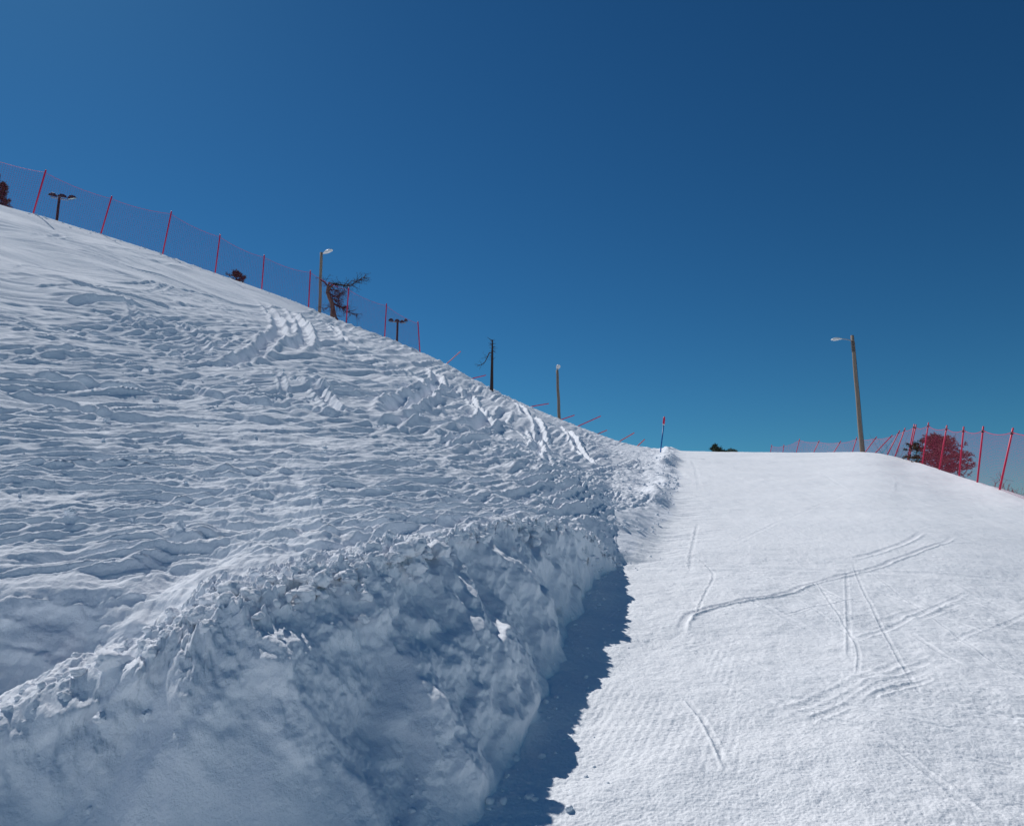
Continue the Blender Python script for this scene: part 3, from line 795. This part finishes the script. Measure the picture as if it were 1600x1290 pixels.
# floodlights
def floods(px, y_bot, y_top, d, heads, bar, label, rad):
    top = at(px[1], y_top, d); bot = at(px[0], y_bot, d); g = ground_z(bot.x, bot.y); ax = (top - bot).normalized(); bot = bot - ax * max(0, (bot.z - g + .4) / ax.z)
    root = empty('floodlight_mast', bot); tag(root, label, 'floodlight', 'floodlight masts behind the ridge')
    m = MB(); m.tube([bot, top], [rad * 1.15, rad], 12); m.build('mast', M_SNAG, root, origin=bot)
    b0, b1 = at(*bar[0], d), at(*bar[1], d)
    m = MB(); m.tube([b0, b1], .028, 8); m.build('crossbar', M_STEEL, root, origin=bot)
    for (hx, hy, w, tl) in heads:
        c = at(hx, hy, d - .1); W = w / F * d
        R = Matrix.Rotation(tl, 3, 'Y') @ Matrix.Rotation(.35, 3, 'X')
        m = MB(); m.box(c, (W, .34, .15), R, .72); m.box(c + R @ Vector((0, 0, .10)), (W * .5, .2, .06), R, .8)
        m.tube([c + R @ Vector((-W * .3, 0, 0)), c + R @ Vector((-W * .3, .0, -.14)), c + R @ Vector((W * .3, 0, -.14)), c + R @ Vector((W * .3, 0, 0))], .014, 5)
        hd = m.build('lamp_head', M_DARK, root, smooth=False, origin=bot)
        g_ = MB(); g_.box(c - R @ Vector((0, 0, .078)), (W * .9, .30, .006), R); g_.build('glass', M_GLASS, hd, smooth=False, origin=bot)
floods((88.5, 93), 345, 307, 44, [(82.5, 304.5, 11, .25), (97, 306.5, 12, .12), (112, 308.5, 12, -.2)], ((80, 308.5), (107, 313)),
       'floodlight mast with three dark lamps behind the net at the far left', .075)
floods((620, 621.2), 540, 503, 57, [(611, 500, 8, .1), (620.5, 501, 8, .05), (628, 502.5, 7, -.1), (634, 500.5, 6, -.2)], ((609, 502.5), (634, 504.5)),
       'smaller floodlight mast with a row of dark lamps near the last net poles', .08)

# ------------------------------------------------------------------ trees
def branchy(mb, p, dirv, L, rad, depth, rnd, droop=0.0, curl=.35, kids=4):
    pts = [p]; rr = [rad]; d = Vector(dirv).normalized(); n = 6
    for k in range(n):
        d = (d + Vector((rnd.gauss(0, curl), rnd.gauss(0, curl), rnd.gauss(0, curl) - droop)) * .4).normalized()
        pts.append(pts[-1] + d * L / n); rr.append(max(.004, rad * (1 - .8 * (k + 1) / n)))
    mb.tube(pts, rr, 5)
    if depth > 0:
        for k in range(kids):
            i = rnd.randrange(1, n + 1)
            dd = (d + Vector((rnd.gauss(0, .8), rnd.gauss(0, .6), rnd.gauss(0, .8)))).normalized()
            branchy(mb, pts[i], dd, L * rnd.uniform(.3, .55), rr[i] * .6, depth - 1, rnd, droop, curl, kids)
# twisted dead tree
d = 48; rnd = random.Random(3)
P = lambda x, y, dz=0: at(x, y, d + dz)
bot = P(521, 497)
root = empty('dead_tree', bot); tag(root, 'twisted bare dead tree with long side branches behind the net fence', 'dead tree')
m = MB(); m.tube([P(522, 506), P(520.5, 492), P(520, 482), P(518.5, 473), P(514.5, 464), P(512, 456), P(512.5, 449), P(514, 442)], [.24, .20, .15, .14, .13, .13, .10, .04], 10)
m.tube([P(512.5, 455), P(516, 449), P(520, 446)], [.10, .08, .05], 7)
m.build('trunk', M_BARK, root, origin=bot)
for pts, rr, kids in [([(512,446),(507,441),(502,438),(500,435)], [.05, .05, .04, .02], 2), ([(515,448),(522,444),(533,445),(541,446.5),(549,446)], [.07, .06, .05, .045, .03], 4),
                      ([(513,442),(524,443),(536,446)], [.04, .035, .02], 5), ([(549,446),(556,441),(561,437),(568,434.5)], [.03, .025, .015, .008], 6),
                      ([(520,473),(526,477),(534,480.5),(541,478)], [.07, .06, .05, .02], 5), ([(534,480),(540,486),(549,489),(556,491)], [.04, .03, .02, .008], 6),
                      ([(521,484),(524,492),(526,496)], [.05, .04, .02], 5), ([(518,478),(510,481),(504,481)], [.02, .015, .006], 2),
                      ([(514,458),(520,462),(527,463)], [.04, .03, .01], 7), ([(514,452),(524,453),(531,458)], [.04, .03, .01], 7), ([(516,466),(522,468),(528,470)], [.03, .02, .01], 5)]:
    m = MB(); pp = [P(x_, y_, rnd.uniform(-.25, .25)) for x_, y_ in pts]; pp[0] = P(*pts[0]); m.tube(pp, rr, 6)
    for k in range(kids * 4):
        i = rnd.randrange(0, len(pp)); dv = (pp[-1] - pp[0]).normalized() + Vector((rnd.gauss(0, .7), rnd.gauss(0, .6), rnd.gauss(-.1, .6)))
        branchy(m, pp[i], dv, rnd.uniform(.25, .75), .02, 2, rnd, .1, .4, 3)
    m.build('branch', M_SNAG, root, origin=bot)
# straight snag
x, y = ground_hit(768, 612.5); d = y; z = ground_z(x, y); bot = Vector((x, y, z))
root = empty('dead_snag', bot); tag(root, 'straight bare snag with short stubs and one drooping branch on the ridge', 'dead tree')
P = lambda x, y, dz=0: at(x, y, d + dz)
m = MB(); m.tube([bot - Vector((0, 0, .5)), P(768.3, 600), P(768.6, 580), P(769, 560), P(769.2, 545), P(769.5, 531)], [.11, .095, .08, .07, .055, .03], 9)
m.build('trunk', M_SNAG, root, origin=bot)
m = MB(); m.tube([P(769, 551), P(764.5, 551), P(762, 557), P(758, 565), P(753, 569.5), P(746, 571)], [.035, .033, .03, .022, .016, .008], 6)
for k in range(9): branchy(m, P(*rnd.choice([(758, 565), (753, 569.5), (762, 557), (750, 570.5)])), (-.6 + rnd.gauss(0, .4), rnd.gauss(0, .3), -.1 + rnd.gauss(0, .4)), .35, .01, 1, rnd, .05, .4, 2)
m.build('branch', M_SNAG, root, origin=bot)
m = MB()
for k in range(34):
    yy = rnd.uniform(530, 562); s_ = rnd.choice([-1, 1])
    branchy(m, P(769, yy), (s_, rnd.gauss(0, .5), rnd.uniform(-.1, .5)), rnd.uniform(.12, .36), .014, 0, rnd, 0, .3)
branchy(m, P(769, 532), (-1, 0, .7), .35, .025, 0, rnd, 0, .2)
m.build('twigs', M_SNAG, root, origin=bot)

def conifer(name, base, height, rad, label, m_leaf, m_wood, seed, lean=(0, 0), gap=.25, tufts=60, tuft=.26, low=.0, flat=1.0, cat='tree', shape='round', group=None):
    rnd = random.Random(seed)
    root = empty(name, base); tag(root, label, cat, group)
    m = MB(); tp = base + Vector((lean[0], lean[1], height * .93))
    m.tube([base - Vector((0, 0, .4)), base.lerp(tp, .35) + Vector((.04, 0, 0)), base.lerp(tp, .7) - Vector((.03, 0, 0)), tp], [rad * .09, rad * .07, rad * .045, rad * .015], 8)
    limbs = []
    for k in range(tufts):
        u = low + (1 - low) * rnd.random() ** .9
        a = rnd.random() * 6.283
        w = (math.sin(min(1, (u * .9 + .12)) * math.pi) ** .6 if shape == 'round' else (1 - u) ** .8 + .12) * rad
        L = w * rnd.uniform(.4, 1.25)
        p0 = base.lerp(tp, u * .9); e = p0 + Vector((math.cos(a) * L, math.sin(a) * L * flat, rnd.uniform(-.05, .35) * L))
        limbs.append((p0, e)); mid = p0.lerp(e, .5) + Vector((0, 0, -.06 * L))
        m.tube([p0, mid, e], [.022, .016, .006], 4)
    m.build('trunk', m_wood, root, origin=base)
    L = MB()
    for p0, e in limbs:
        for q in (1.0, .82, .62) if rnd.random() > gap else (1.0, .75):
            c = p0.lerp(e, q); ax = (e - p0).normalized()
            for s_ in range(rnd.randint(3, 5)):                       # a tuft: needles fanned along short shoots
                sd = (ax + Vector((rnd.gauss(0, .6), rnd.gauss(0, .6), rnd.gauss(.15, .5)))).normalized()
                st = c; en = c + sd * tuft * rnd.uniform(.5, 1)
                for n_ in range(13):
                    o = st.lerp(en, rnd.random()); nd = (sd * .8 + Vector((rnd.gauss(0, .6), rnd.gauss(0, .6), rnd.gauss(0, .6)))).normalized() * tuft * .38
                    wv = nd.cross(Vector((rnd.gauss(0, 1), rnd.gauss(0, 1), rnd.gauss(0, 1)))).normalized() * tuft * .05
                    b = len(L.v); L.v += [o - wv, o + wv, o + nd]; L.f.append((b, b + 1, b + 2))
    L.build('crown', m_leaf, root, smooth=False, origin=base)
    return root
def base_under(px, py, d, sink=0.0):
    p = at(px, py, d); g = ground_z(p.x, p.y); return Vector((p.x, p.y, g - sink)), p
# rusty tree behind the right net
b, p = base_under(1468, 760, 39); top = at(1468, 668, 39); b.z = min(b.z, p.z)
conifer('pine_tree', b, top.z - b.z, 1.38, 'rusty brown bushy pine standing behind the pink net on the right', M_RUST, M_SNAG, 4, (.05, 0), .2, 230, .27, .04)
# dwarf dark green bush on the skyline
b, p = base_under(1120, 706, 56); top = at(1117, 691, 56)
bb = Vector((b.x, b.y, min(b.z, p.z - .2)))
conifer('dwarf_pine', bb, top.z - bb.z, .42, 'low dark green creeping pine peeping over the middle of the skyline', M_NEEDLE, M_SNAG, 8, (-.1, 0), .1, 46, .22, .2, cat='bush')
cr = MB(); rnd = random.Random(2)
root8 = [o for o in bpy.data.objects if o.name.startswith('dwarf_pine')][0]
for k in range(1500):
    u = rnd.random(); px = 1113 + 39 * u; hh = np.interp(px, [1113, 1117, 1126, 1134, 1142, 1152], [3, 13, 5, 2.2, 6.5, 3])
    c = at(px, 707 - hh * rnd.random(), 56 + rnd.uniform(-.6, .6)); nd = Vector((rnd.gauss(0, .6), rnd.gauss(0, .6), rnd.uniform(0, 1))).normalized() * .13
    wv = nd.cross(Vector((rnd.gauss(0, 1), rnd.gauss(0, 1), 1))).normalized() * .013
    i = len(cr.v); cr.v += [c - wv, c + wv, c + nd]; cr.f.append((i, i + 1, i + 2))
cr.build('creeping_branches', M_NEEDLE, root8, smooth=False, origin=bb)
# small tuft behind the left crest
b, p = base_under(368, 440, 43); top = at(370, 421, 43); bb = Vector((b.x, b.y, min(b.z, p.z - .3)))
conifer('small_pine', bb, top.z - bb.z, .55, 'small dark brown pine tuft showing over the crest behind the left net', M_BROWN, M_SNAG, 5, (.05, 0), .4, 44, .22, .3)
# far-left tree, cut by the frame
b, p = base_under(-8, 330, 40); top = at(-12, 262, 40); bb = Vector((b.x, b.y, min(b.z, p.z - .3)))
conifer('pine_tree', bb, top.z - bb.z, 1.0, 'dark brown pine half cut off by the left edge, behind the net', M_BROWN, M_SNAG, 9, (0, 0), .2, 190, .28, .1, shape='cone')
# dry twigs below the right net
for px, py, d, h, n, lab, sd in [(1583, 775, 26.5, .35, 26, 'low dry grey twigs in the snow behind the nearest net pole', 21), (1397, 706, 48.5, .5, 18, 'little bare bush behind the net just left of the rusty pine', 22)]:
    b, p = base_under(px, py, d); rnd = random.Random(sd); b.z = max(b.z, p.z - h * .8) if False else b.z
    m = MB()
    for k in range(n):
        q = b + Vector((rnd.gauss(0, .35), rnd.gauss(0, .2), 0)); q.z = ground_z(q.x, q.y) - .05
        branchy(m, q, (rnd.gauss(0, .5), rnd.gauss(0, .3), 1), h * rnd.uniform(.6, 1.3) + max(0, p.z - b.z), .012, 1, rnd, 0, .3, 4)
    ob = m.build('dry_shrub', M_TWIG, None, origin=b); ob.location = b
    tag(ob, lab, 'shrub')

# ------------------------------------------------------------------ light, sky, camera
SUN_EL = math.radians(46); sx, sy = -.66, .751
L = bpy.data.lights.new('sun', 'SUN'); L.energy = 3.55; L.angle = math.radians(.53); L.color = (1, .975, .94)
so = bpy.data.objects.new('sun', L); COL.objects.link(so)
dv = Vector((sx * math.cos(SUN_EL), sy * math.cos(SUN_EL), math.sin(SUN_EL))).normalized()
so.rotation_euler = dv.to_track_quat('Z', 'Y').to_euler(); so.location = (-30, 20, 40)
w = bpy.data.worlds.new('World'); bpy.context.scene.world = w; w.use_nodes = True; nt = w.node_tree
bg = nt.nodes['Background']; sky = nt.nodes.new('ShaderNodeTexSky'); sky.sky_type = 'NISHITA'; sky.sun_disc = False
sky.sun_elevation = SUN_EL; sky.sun_rotation = math.atan2(dv.x, dv.y)
sky.altitude = 900; sky.air_density = 1.0; sky.dust_density = .2; sky.ozone_density = 2.2
hs = nt.nodes.new('ShaderNodeHueSaturation'); hs.inputs['Saturation'].default_value = 1.12
pol = nt.nodes.new('ShaderNodeMix'); pol.data_type = 'RGBA'; pol.blend_type = 'MULTIPLY'; pol.inputs[0].default_value = 1
pol.inputs[7].default_value = (.45, .84, .96, 1)                  # clear cold mountain air
gm = nt.nodes.new('ShaderNodeGamma'); gm.inputs['Gamma'].default_value = 1.3
p2 = nt.nodes.new('ShaderNodeMix'); p2.data_type = 'RGBA'; p2.blend_type = 'MULTIPLY'; p2.inputs[0].default_value = 1
p2.inputs[7].default_value = (.62, .62, .56, 1)
nt.links.new(sky.outputs[0], hs.inputs['Color']); nt.links.new(hs.outputs[0], pol.inputs[6]); nt.links.new(pol.outputs[2], gm.inputs[0])
nt.links.new(gm.outputs[0], p2.inputs[6]); nt.links.new(p2.outputs[2], bg.inputs['Color'])
bg.inputs['Strength'].default_value = .061

cam = bpy.data.cameras.new('camera'); co = bpy.data.objects.new('camera', cam); COL.objects.link(co)
cam.sensor_width = 36; cam.lens = 36 * F / 1600; cam.shift_y = -45 / 1600; cam.clip_end = 20000; cam.clip_start = .05
co.location = (0, 0, 0); co.rotation_euler = (math.pi / 2 + PITCH, 0, 0)
sc = bpy.context.scene; sc.camera = co
sc.view_settings.view_transform = 'Standard'; sc.view_settings.look = 'None'; sc.view_settings.gamma = 1; sc.view_settings.exposure = 0
sc.render.resolution_x = 1024; sc.render.resolution_y = 825
